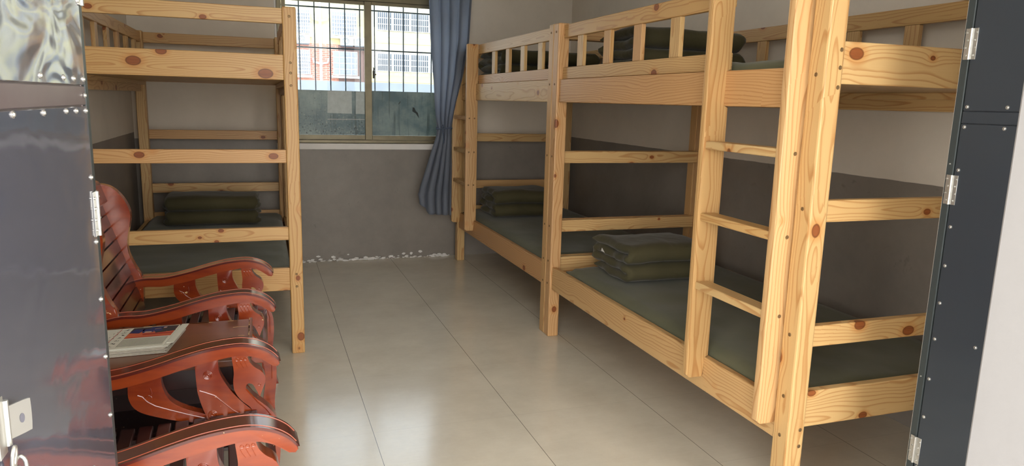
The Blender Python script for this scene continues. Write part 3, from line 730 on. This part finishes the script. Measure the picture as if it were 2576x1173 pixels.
# ---------------------------------------------------------------- curtain
def interp(tbl, z):
    for (za, a), (zb, b) in zip(tbl, tbl[1:]):
        if za >= z >= zb:
            t = (za-z)/(za-zb); return a+(b-a)*t
    return tbl[0][1] if z > tbl[0][0] else tbl[-1][1]
cu = empty('curtain', (1.45, 5.76, .42), 'slate blue curtain tied at the middle, hanging at the right of the window', 'curtain')
Lx = [(2.5, 1.27), (2.1, 1.283), (1.78, 1.30), (1.4, 1.333), (1.18, 1.352), (1.10, 1.366), (1.02, 1.352), (.80, 1.275), (.62, 1.212), (.54, 1.20), (.42, 1.21)]
Rx = [(2.5, 1.67), (2.1, 1.652), (1.78, 1.635), (1.5, 1.585), (1.3, 1.53), (1.16, 1.50), (1.10, 1.483), (1.02, 1.493), (.8, 1.498), (.42, 1.496)]
bm = bmesh.new(); nu, nv = 150, 90; grid = []
for j in range(nv+1):
    z = 2.5-(2.5-.40)*j/nv; row = []
    xl, xr = interp(Lx, z), interp(Rx, z)
    tie = math.exp(-((z-1.10)/.07)**2)
    amp = .030*(1-.45*tie)
    for i in range(nu+1):
        u = i/nu; uu = u+.018*math.sin(u*9+z*1.2)
        ph = uu*2*math.pi*4.6+.5*math.sin(u*7)
        s = math.sin(ph)
        sharp = math.copysign(abs(s)**.65, s)
        yb = 5.782 if z > 2.35 else (5.572 if z < 1.9 else 5.572+(5.782-5.572)*(.5-.5*math.cos(math.pi*(z-1.9)/.45)))
        y = yb+amp*sharp*(.75+.3*noise.noise(Vector((u*4, z*.8, 2))))-.012*tie*math.sin(u*math.pi)
        x = xl+(xr-xl)*u+.010*math.sin(ph*1.0+1.2)*(1-tie)
        zz = z
        if j == nv or z < .6: zz = z+ (0.10*max(0, .35-u)/.35+.02*(1-u))*max(0, (.6-z)/.2)
        row.append(bm.verts.new((x*(yb/5.8 if yb < 5.78 else 1), y, zz)))
    grid.append(row)
for j in range(nv):
    for i in range(nu): bm.faces.new((grid[j][i], grid[j][i+1], grid[j+1][i+1], grid[j+1][i]))
bmesh.ops.solidify(bm, geom=bm.faces[:], thickness=.0015)
obj('curtain_cloth', bm, CURT, cu, smooth=180)
bm = bmesh.new()
add_tube(bm, [(1.369+.0635*math.cos(a), 5.567-.042*math.sin(a), 1.10+.006*math.sin(2*a)) for a in [2*math.pi*k/28 for k in range(28)]], .0045, 6, True)
add_tube(bm, [(1.345, 5.525, 1.10), (1.348, 5.519, 1.06), (1.357, 5.518, 1.02), (1.353, 5.52, .985)], .003, 6)
add_tube(bm, [(1.345, 5.525, 1.10), (1.333, 5.52, 1.115), (1.345, 5.516, 1.13), (1.352, 5.525, 1.103)], .003, 6)
obj('tie_cord', bm, plain('slate_cord', (78, 92, 116), .8), cu)
rod = empty('curtain_rod', (.86, 5.79, 2.52), 'curtain rod above the window', 'curtain rod')
bm = bmesh.new(); add_tube(bm, [(-.1, 5.79, 2.53), (1.85, 5.79, 2.53)], .012, 12); obj('rod', bm, STEEL, rod, smooth=60)
for x in (-.05, .86, 1.8):
    bm = bmesh.new(); add_box(bm, x-.01, x+.01, 5.79, 5.86, 2.512, 2.528); obj('bracket', bm, STEEL, rod)
for k in range(8):
    bm = bmesh.new(); add_tube(bm, ring_path((1.29+.052*k, 5.79, 2.522), .021, 16, 'yz'), .002, 6, True); obj('ring', bm, STEEL, cu)

# ---------------------------------------------------------------- plaster crumbs along the back wall
bm = bmesh.new(); rr = random.Random(5)
def blob(c, s):
    r = bmesh.ops.create_icosphere(bm, subdivisions=1, radius=1)
    for v in r['verts']:
        k = 1+rr.uniform(-.35, .35); v.co = Vector((c[0]+v.co.x*s[0]*k, c[1]+v.co.y*s[1]*k, max(.0005, c[2]+v.co.z*s[2]*k)))
for k in range(230):
    x = .24+1.26*rr.random()**1.0
    dens = .5+.5*math.sin(x*9+1)
    if rr.random() > .35+.65*dens: continue
    sc = rr.uniform(.003, .012)*(1+.8*dens*rr.random())
    blob((x, 5.852-rr.random()**2*.03, rr.random()**2*.022), (sc*1.6, sc*.5, sc*.7))
for x in (.40, .52, .64, .70, .78, .98, 1.10, 1.16, 1.24):
    blob((x, 5.855, rr.uniform(.012, .05)), (rr.uniform(.01, .028), .003, rr.uniform(.004, .013)))
tag(obj('plaster_crumbs', bm, WHITEP), 'white plaster crumbs along the foot of the back wall', 'plaster crumbs', kind='stuff')

# ================================================================ carved armchairs
ARM = [(-.60, .512), (-.505, .535), (-.42, .536), (-.33, .553), (-.24, .577), (-.17, .592), (-.10, .598), (-.06, .594), (-.022, .581), (.006, .562), (.024, .541)]
def armchair(label, yn, yf, dx):
    """yn, yf: centre lines of the near and far arm; the chair faces +x"""
    t = empty('armchair', (dx-.30, (yn+yf)/2, 0), label, 'armchair', 'carved red lacquered armchairs')
    S = lambda pts: [(p[0]+dx,)+tuple(p[1:]) for p in pts]
    top = crom(ARM, 6, False)
    th = .030
    for y in (yn, yf):
        # lower tier of the arm: orange-red side rail
        low = [(p.x, p.y-.0072) for p in top]
        under = [(-.60, .478), (-.505, .497), (-.42, .496), (-.33, .512), (-.24, .535), (-.17, .550), (-.10, .560), (-.06, .556), (-.03, .545), (-.006, .528), (.008, .517)]
        und = [(p.x, p.y) for p in crom(under, 6, False)]
        tip = [(.020, .515), (.0265, .523)]
        a = prism('arm', S(low+tip[::-1]+und[::-1]), y-.030, y+.030, 'y', LAC_SIDE, t, .004)
        a['label'] = 'orange-red lower rail of the arm'
        # upper tier
        cap = [(p.x, p.y) for p in top]; lo2 = [(p.x-.0005, p.y-.007) for p in top]
        c = prism('arm_cap', S([(-.60, .512)]+cap[1:]+[(.029, .534)]+lo2[::-1]), y-.038, y+.038, 'y', LAC_TOP, t, .0022)
        c['label'] = 'glossy maroon cap with two inlaid lines'
        bm = bmesh.new()
        for yy in (y-.027, y+.027):
            add_tube(bm, [(p.x+dx, yy, p.y+.0002) for p in top[2:-1]], .0012, 5)
        obj('inlaid_line', bm, plain('pale_inlaid_line', (176, 92, 66), .3), c)
        # three carved supports
        horn = [(-.385, .500, 1), (-.384, .455), (-.363, .42), (-.313, .394), (-.25, .372), (-.19, .358), (-.165, .352, 1), (-.172, .374), (-.19, .387), (-.238, .409), (-.279, .441), (-.297, .486), (-.298, .525, 1)]
        bm = bmesh.new(); add_prism(bm, [(p.x+dx, p.y) for p in crom(horn, 5)], y-.017, y+.017, 'y', .004)
        for s in (-1, 1):
            yy = y+s*.0166
            add_tube(bm, ring_path((-.335+dx, yy, .455), .009, 14), .0016, 5, True)
            add_tube(bm, [(x+dx, yy, z) for x, z in ((-.362, .468), (-.350, .462), (-.338, .445), (-.318, .43), (-.28, .412), (-.23, .39), (-.19, .374))], .0018, 5)
            add_tube(bm, [(x+dx, yy, z) for x, z in ((-.335, .455), (-.325, .47), (-.328, .485))], .0016, 5)
        obj('horn_support', bm, LAC_SIDE, t, smooth=35)
        broad = [(-.209, .545, 1), (-.207, .483), (-.203, .445), (-.190, .395), (-.165, .330, 1), (.0, .312, 1), (-.02, .345), (-.055, .380), (-.085, .412), (-.115, .452), (-.136, .492), (-.145, .520), (-.146, .560, 1)]
        bm = bmesh.new(); add_prism(bm, [(p.x+dx, p.y) for p in crom(broad, 5)], y-.020, y+.020, 'y', .005)
        for s in (-1, 1):
            yy = y+s*.0196
            for c0 in ((-.176, .507), (-.168, .383)):
                for rr_ in (.004, .0085, .012): add_tube(bm, ring_path((c0[0]+dx, yy, c0[1]), rr_, 14), .0015, 5, True)
            add_tube(bm, [(x+dx, yy, z) for x, z in ((-.200, .462), (-.185, .455), (-.160, .442), (-.135, .415), (-.110, .388), (-.08, .365), (-.05, .348))], .0022, 5)
        obj('broad_support', bm, LAC_SIDE, t, smooth=35)
        bird = [(-.109, .560, 1), (-.104, .509), (-.107, .480), (-.104, .450), (-.088, .420), (-.062, .392), (-.050, .366), (-.032, .335), (-.022, .300), (-.020, .24), (-.030, .17), (-.036, .10), (-.028, .04), (-.014, .0, 1),
                (.034, .0, 1), (.025, .035), (.014, .09), (.012, .16), (.020, .235), (.022, .30), (.013, .345), (-.004, .376), (-.026, .400), (-.050, .424), (-.066, .444), (-.074, .458), (-.068, .470), (-.056, .468), (-.046, .452), (-.034, .422, 1), (-.026, .445), (-.018, .465), (-.0165, .484), (-.026, .503), (-.045, .518), (-.060, .538), (-.065, .560, 1)]
        bm = bmesh.new(); add_prism(bm, [(p.x+dx, p.y) for p in crom(bird, 4)], y-.024, y+.024, 'y', .006)
        for s in (-1, 1):
            yy = y+s*.0238
            add_tube(bm, ring_path((-.034+dx, yy, .462), .0035, 12), .0012, 5, True)
            for k in range(3):
                add_tube(bm, ring_path((-.094+.012*k+dx, yy, .547), .004, 12), .0011, 5, True)
                add_tube(bm, [(-.098+.012*k+dx, yy, .540), (-.094+.012*k+dx, yy, .530), (-.088+.011*k+dx, yy, .520)], .0012, 5)
            add_tube(bm, [(x+dx, yy, z) for x, z in ((-.072, .452), (-.062, .437), (-.042, .408), (-.02, .383), (-.005, .36), (.005, .32), (.004, .25))], .0020, 5)
        obj('bird_head_leg', bm, LAC_SIDE, t, smooth=35)['label'] = 'front leg carved like a bird head under the arm'
        # rear leg + back stile in one sweep
        yi = y+(.004 if y == yn else -.004)
        stile = [(-.64, 0, 1), (-.585, 0, 1), (-.560, .20), (-.535, .36), (-.507, .42), (-.505, .54), (-.527, .585), (-.550, .65), (-.550, .71), (-.538, .77), (-.533, .815), (-.545, .86), (-.572, .905), (-.61, .935), (-.665, .945, 1), (-.672, .90), (-.650, .80), (-.622, .68), (-.600, .55), (-.60, .40), (-.625, .2)]
        bm = bmesh.new(); add_prism(bm, [(p.x+dx, p.y) for p in crom(stile, 5)], yi-.021, yi+.021, 'y', .006)
        obj('back_stile', bm, LAC_SIDE, t, smooth=35)
    # seat
    y0, y1 = yn+.022, yf-.022
    prism('seat_frame', S([(-.575, .30, 1), (-.02, .30, 1), (-.005, .33), (-.02, .362, 1), (-.575, .345, 1)]), y0+.003, y0+.035, 'y', LAC_SHADED, t, .003)
    prism('seat_frame', S([(-.575, .30, 1), (-.02, .30, 1), (-.005, .33), (-.02, .362, 1), (-.575, .345, 1)]), y1-.035, y1-.003, 'y', LAC_SHADED, t, .003)
    n = 11
    for k in range(n):
        x = -.55+dx+.047*k; z = .347+.0012*k
        box('seat_slat', x, x+.036, y0+.003, y1-.003, z+.010, z+.024, LAC_SHADED, t, .003, 2)
    ap = [(y0+.003, .362, 1), (y1-.003, .362, 1), (y1-.003, .29, 1), (y1-.04, .272), (y1-.09, .285), ((y0+y1)/2, .255), (y0+.09, .285), (y0+.04, .272), (y0+.003, .29, 1)]
    prism('front_apron', [(p.x, p.y) for p in crom(ap, 5)], dx-.024, dx-.006, 'x', LAC_TOP, t, .003)
    box('rear_rail', dx-.585, dx-.56, y0+.003, y1-.003, .29, .345, LAC_SHADED, t, .003)
    # reclined back: slats, lower rail, crest
    def bx(z): return -.508-(z-.42)*.30+dx
    c = bmesh.new(); add_prism(c, [(bx(.40)-.022, .40), (bx(.40)-.008, .40), (bx(.88)-.008, .88), (bx(.88)-.022, .88)], y0+.002, y1-.002, 'y', .001)
    obj('back_board', c, LAC_SHADED, t)
    zs = [.405+.052*k for k in range(9)]
    for z in zs:
        c = bmesh.new()
        pts = [(bx(z)-.006, z), (bx(z)+.006, z), (bx(z+.045)+.006, z+.045), (bx(z+.045)-.006, z+.045)]
        add_prism(c, pts, y0+.002, y1-.002, 'y', .002)
        obj('back_slat', c, LAC_TOP, t, smooth=30)
    cr = [(y0+.0, .872, 1), (y0-.015, .925), (y0+.03, .962), (y0+.09, .955), (y0+.15, .985), ((y0+y1)/2-.04, 1.02), ((y0+y1)/2+.04, 1.02), (y1-.15, .985), (y1-.09, .955), (y1-.03, .962), (y1+.015, .925), (y1-.0, .868, 1)]
    bm = bmesh.new(); add_prism(bm, [(p.x, p.y) for p in crom(cr, 5)], -.018, .018, 'x', .006)
    for v in bm.verts: v.co.x += bx(v.co.z)+.012
    for s in (0,):
        yc = (y0+y1)/2
        for rr_ in (.012, .022, .032): 
            add_tube(bm, [(bx(p[2])+.0305, p[1], p[2]) for p in ring_path((0, yc, .95), rr_, 18, 'yz')], .002, 5, True)
    obj('crest_rail', bm, LAC_SIDE, t, smooth=35)
    return t
armchair('red carved wooden armchair beyond the newspaper table, in front of the left bunk', 2.765, 3.335, 0.0)
NEARCHAIR = armchair('nearest red carved wooden armchair, between the door and the newspaper table', 1.615, 2.185, 0.0)
NEARCHAIR.rotation_euler = (0, 0, math.radians(2.7)); NEARCHAIR.location = (-.2863, 1.8862, 0)

# side table
tb = empty('side_table', (-.33, 2.475, 0), 'brown lacquered side table with newspapers on it, between the two armchairs', 'side table')
TX0, TX1, TY0, TY1, TZ = -.60, -.058, 2.262, 2.690, .51
box('table_top', TX0, TX1, TY0, TY1, TZ-.022, TZ, LAC_TABLE, tb, .003, 2)
bm = bmesh.new(); add_box(bm, TX1-.010, TX1+.002, TY0-.002, TY1+.002, TZ-.026, TZ+.004, .002); o = obj('edge_strip', bm, LAC_TABLE, tb); 
bm = bmesh.new()
rr = random.Random(3)
for k in range(16):
    y = TY0+.02+(TY1-TY0-.04)*rr.random(); l = rr.uniform(.006, .035)
    add_box(bm, TX1-.0095, TX1-.006, y, min(TY1, y+l), TZ+.0035, TZ+.0046)
for k in range(9):
    x = TX1-.02-rr.random()*.32; add_box(bm, x-rr.uniform(.01, .05), x, TY1-.012, TY1-.009, TZ-.0002, TZ+.0005)
for x, y, l in ((-.12, 2.60, .05), (-.10, 2.50, .02), (-.22, 2.36, .03), (-.30, 2.63, .03)): add_box(bm, x, x+l, y, y+.0015, TZ-.0002, TZ+.0005)
obj('worn_edge', bm, PALE_WEAR, tb)['label'] = 'pale chips where the lacquer has worn off'
for x in (TX0+.03, TX1-.055):
    for y in (TY0+.02, TY1-.055):
        box('leg', x, x+.035, y, y+.035, 0, TZ-.022, LAC_SHADED, tb, .004, 2)
box('shelf', TX0+.03, TX1-.02, TY0+.02, TY1-.02, .20, .215, LAC_SHADED, tb, .003)
box('shade_panel', TX0+.03, TX1-.024, TY1-.034, TY1-.024, .05, .419, LAC_SHADED, tb, .002)  # panel added to hide the bright floor and darken the gap below
box('back_panel', TX0+.03, TX0+.04, TY0+.037, TY1-.037, .05, .487, LAC_SHADED, tb, .002)
box('apron', TX0+.03, TX1-.022, TY0+.022, TY0+.036, TZ-.09, TZ-.023, LAC_SHADED, tb, .002)
box('apron', TX0+.03, TX1-.022, TY1-.036, TY1-.022, TZ-.09, TZ-.023, LAC_SHADED, tb, .002)

# newspapers: a folded pile, skewed
def newspaper():
    root = empty('newspaper', (-.42, 2.47, TZ+.001), 'folded newspaper with a red masthead and a photo, topmost on the side table', 'newspaper', 'newspapers on the side table')
    # local frame: U from the masthead to the fold corner, V from the near long edge to the far one
    O = Vector((-.60, 2.384)); U = Vector((.985, .03)).normalized(); V = Vector((.15, 1.0)).normalized()
    def P(u, v, z): u *= .93; v *= .87; return Vector((O.x+U.x*u+V.x*v, O.y+U.y*u+V.y*v, z))
    z0 = TZ+.0012
    def slab(bm, u0, u1, v0, v1, za, zb):
        c = [(u0, v0), (u1, v0), (u1, v1), (u0, v1)]
        A = [bm.verts.new(P(u, v, za)) for u, v in c]; B = [bm.verts.new(P(u, v, zb)) for u, v in c]
        bm.faces.new(A[::-1]); bm.faces.new(B)
        for i in range(4): bm.faces.new((A[i], A[(i+1) % 4], B[(i+1) % 4], B[i]))
    labs = ['lowest newspaper of the pile on the side table', 'second newspaper from the bottom of the pile on the side table', 'newspaper just under the topmost one on the side table']
    rr = random.Random(9)
    for k in range(3):
        bm = bmesh.new()
        for q in range(2):
            j = rr.uniform(-.004, .004)
            slab(bm, .0, .318-.004*k+j, -.016+.005*k+j+q*.002, .25-.004*k, z0+.0052*k+.0025*q, z0+.0052*k+.0025*q+.0021)
        o = obj('newspaper', bm, PAPERE); tag(o, labs[k], 'newspaper', 'newspapers on the side table')
    zt = z0+.0052*3
    bm = bmesh.new(); slab(bm, 0, .318, 0, .245, zt, zt+.003); slab(bm, .002, .300, .002, .247, zt+.0035, zt+.0052)
    obj('folded_sheets', bm, PAPER, root)
    bm = bmesh.new(); slab(bm, .306, .328, .03, .252, zt+.0031, zt+.0058); obj('folded_corner', bm, PAPER, root)
    T = zt+.0053
    def mark(bm, u0, u1, v0, v1, lift=0.0): slab(bm, u0, u1, v0, v1, T+lift, T+lift+.0003)
    def stroke(bm, pts, w, lift=0.0):
        for (a, b), (c, d) in zip(pts, pts[1:]):
            dd = Vector((c-a, d-b)); n_ = Vector((-dd.y, dd.x)).normalized()*w/2
            A = [bm.verts.new(P(x, y, T+lift+.0004)) for x, y in ((a+n_.x, b+n_.y), (c+n_.x, d+n_.y), (c-n_.x, d-n_.y), (a-n_.x, b-n_.y))]
            bm.faces.new(A)
    # photograph with abstract dark and blue shapes over red
    bm = bmesh.new(); mark(bm, .150, .298, .118, .242); obj('printed_photo', bm, INKO, root)
    bm = bmesh.new(); mark(bm, .15, .298, .196, .240, .0004); obj('photo_ink', bm, INKD, root)
    bm = bmesh.new(); stroke(bm, [(.155, .200), (.19, .19), (.225, .197), (.25, .205)], .045, .0006); stroke(bm, [(.21, .225), (.26, .228)], .02, .0006); obj('photo_ink', bm, INKBL, root)
    bm = bmesh.new(); stroke(bm, [(.235, .175), (.27, .182), (.297, .19)], .03, .0005); obj('photo_ink', bm, INKD, root)
    bm = bmesh.new(); stroke(bm, [(.2, .178), (.222, .176)], .014, .0008); stroke(bm, [(.252, .222), (.262, .222)], .014, .0008); stroke(bm, [(.225, .21), (.245, .216)], .004, .0008); obj('photo_ink', bm, SKINP, root)
    bm = bmesh.new(); stroke(bm, [(.151, .118), (.298, .118)], .004, .0008); stroke(bm, [(.2, .15), (.297, .15)], .01, .0008); obj('photo_ink', bm, INKR, root)
    bm = bmesh.new()
    for k in range(34): mark(bm, .152+k*.0042, .152+k*.0042+.0016, .022, .108)
    for k in range(11): mark(bm, .098+(k % 3)*.008, .0995+(k % 3)*.008, .05+.015*k, .061+.015*k)
    obj('text_columns', bm, INKG, root)
    bm = bmesh.new()
    r3 = random.Random(2)
    for k in range(7):
        v = .222-.031*k; u = .132
        for s_ in range(4):
            stroke(bm, [(u+r3.uniform(-.009, .009), v+r3.uniform(-.009, .009)), (u+r3.uniform(-.009, .009), v+r3.uniform(-.009, .009))], .0022)
    obj('headline', bm, INKB, root)
    bm = bmesh.new(); mark(bm, .1105, .1125, .015, .24)
    for c0 in ((.052, .215), (.060, .145), (.052, .085), (.05, .045)):
        for s_ in range(5): stroke(bm, [(c0[0]+r3.uniform(-.022, .02), c0[1]+r3.uniform(-.022, .022)), (c0[0]+r3.uniform(-.02, .02), c0[1]+r3.uniform(-.022, .022))], .0036)
    obj('red_masthead', bm, INKR, root)
newspaper()

# ================================================================ door leaves
def rivet_bm(bm, p, d, r=.0048):
    p = Vector(p)
    add_tube(bm, [p-d*.0004, p+d*.0014], r, 10); add_tube(bm, [p+d*.001, p+d*.0032], [r*.72, r*.45], 10)
def hinge(x, d, yc, z, parent, wide=.017, h=.077):
    hg = obj_hinge = None
    bm = bmesh.new(); t = .0016*d.x
    add_box(bm, x, x+t, yc-wide, yc-.0022, z-h/2, z+h/2, .0004); add_box(bm, x, x+t, yc+.0022, yc+wide, z-h/2, z+h/2, .0004)
    add_tube(bm, [(x+d.x*.0035, yc, z-h/2), (x+d.x*.0035, yc, z+h/2)], .0034, 10)
    for s in (-1, 1):
        for k in range(4): rivet_bm(bm, (x+d.x*.0016, yc+s*(.011+(.003 if k % 2 else -.001)), z-.028+.0187*k), d, .0028)
    return obj('hinge', bm, STEEL, parent, smooth=40)
def leaf(name, xs, d, up_m, low_m, fr_m, rivs, hz, ye=.885, yaw_=0.0):
    """xs: plane of the visible face at the hinge line, d: unit vector out of that face"""
    th = .028
    root = empty(name, (xs-d.x*th/2, 1.38, 0)); root['kind'] = 'structure'
    b = -d.x
    y1 = 1.378
    bm = bmesh.new()
    add_box(bm, xs, xs+b*th, ye, y1, 1.2965, 1.3265, .001)
    add_box(bm, xs+b*.003, xs+b*th, y1-.012, y1, .05, 2.28, .001); add_box(bm, xs+b*.003, xs+b*th, ye, ye+.03, .05, 2.28, .001)
    add_box(bm, xs, xs+b*th, ye, y1, .05, .08, .002); add_box(bm, xs, xs+b*th, ye, y1, 2.25, 2.28, .002)
    add_box(bm, xs+b*.0045, xs+b*.012, ye+.003, y1-.003, .06, 2.27)
    obj('leaf_frame', bm, fr_m, root)
    bm = bmesh.new(); add_box(bm, xs-b*.0012, xs+b*.004, ye+.002, y1-.001, .082, 1.2945, .001); obj('lower_panel', bm, low_m, root)
    bm = bmesh.new(); add_box(bm, xs-b*.0012, xs+b*.004, ye+.002, y1-.001, 1.3285, 2.248, .001); obj('upper_panel', bm, up_m, root)
    for (y, z) in rivs:
        bm = bmesh.new(); rivet_bm(bm, (xs-b*.0012, y, z), d); obj('rivet', bm, STEEL, root, smooth=40)
    for z in hz: hinge(xs-b*.0014, d, 1.380, z, root)
    return root
zr = [1.176, 1.065, .963, .858, .748, .632, .52, .41]
dl = Vector((1, 0, 0))
rivL = [(1.366, 1.287), (1.30, 1.288), (1.238, 1.289), (1.118, 1.289), (.99, 1.29), (1.366, 1.338), (1.30, 1.338), (1.238, 1.338), (1.118, 1.338), (1.366, 1.462), (1.366, 1.312)]+[(1.366, z) for z in zr]+[(1.22, .72)]
L_ = leaf('door_1', -.276, dl, DOOR_UP, DOOR_LOW, DOOR_FRAME, rivL, (1.112, 1.495, .387), ye=.80)
dr = Vector((-1, 0, 0))
rivR = [(1.366, 1.287), (1.26, 1.287), (1.366, 1.338), (1.26, 1.338)]+[(1.366, z) for z in (1.176, 1.026, .921, .818, .717, .602, .491, .341)]+[(1.25, .732)]
R_ = leaf('door_2', 1.708, dr, DOOR_RIGHT, DOOR_RIGHT, DOOR_RIGHT, rivR, (1.495, 1.123, .387), ye=.93)
# screws on the dark jamb strip
for z in (1.19, .60):
    bm = bmesh.new(); rivet_bm(bm, (1.7078, 1.393, z), dr, .002); obj('rivet', bm, STEEL, R_)
# hasp on the left leaf, its plate swung away from the sheet
bm = bmesh.new()
add_box(bm, -.2745, -.2730, .835, .858, .930, .995, .0006)
add_tube(bm, [(-.2715, .857, .938), (-.2715, .857, .990)], .0035, 10)
hd = Vector((.0155, .026, 0)).normalized(); hn = Vector((hd.y, -hd.x, 0))
def HP(a, z, o=0.0): return Vector((-.2715, .857, 0))+hd*a+hn*o+Vector((0, 0, z))
hp = [(p.x, p.y) for p in crom([(.002, .944, 1), (.026, .9435), (.030, .947), (.0305, .976), (.027, .981), (.002, .982, 1)], 4)]
A = [bm.verts.new(HP(a, z, .001)) for a, z in hp]; B = [bm.verts.new(HP(a, z, -.001)) for a, z in hp]
bm.faces.new(A); bm.faces.new(B[::-1])
for k in range(len(A)): bm.faces.new((A[k], A[(k+1) % len(A)], B[(k+1) % len(A)], B[k]))
hs = obj('hasp', bm, STEEL, L_); hs['label'] = 'bright steel hasp plate'
bm = bmesh.new()
A = [bm.verts.new(HP(.018+.003*math.cos(q), .962+.0055*math.sin(q), .0013)) for q in [2*math.pi*k/16 for k in range(16)]]; bm.faces.new(A)
B = [bm.verts.new(v.co+hn*.0004) for v in A]; bm.faces.new(B[::-1])
for k in range(16): bm.faces.new((A[k], A[(k+1) % 16], B[(k+1) % 16], B[k]))
obj('slot', bm, plain('dark_slot', (90, 90, 100), .5), hs)
ch = empty('chain', (-.262, .85, .78), 'bright steel chain hanging below the hasp on the left door leaf', 'chain')
for k in range(9):
    c = Vector((-.266+.003*math.sin(k*2.1), .850+.003*k+.008*math.sin(k*.9), .927-.0155*k))
    bm = bmesh.new()
    pth = []
    for q in range(14):
        a = 2*math.pi*q/14; x = .0055*math.cos(a); z = .0115*math.sin(a)
        pth.append(c+(Vector((x, 0, z)) if k % 2 else Vector((.0015*math.sin(a), x, z))))
    add_tube(bm, pth, .0022, 7, True); obj('link', bm, STEEL, ch, smooth=80)
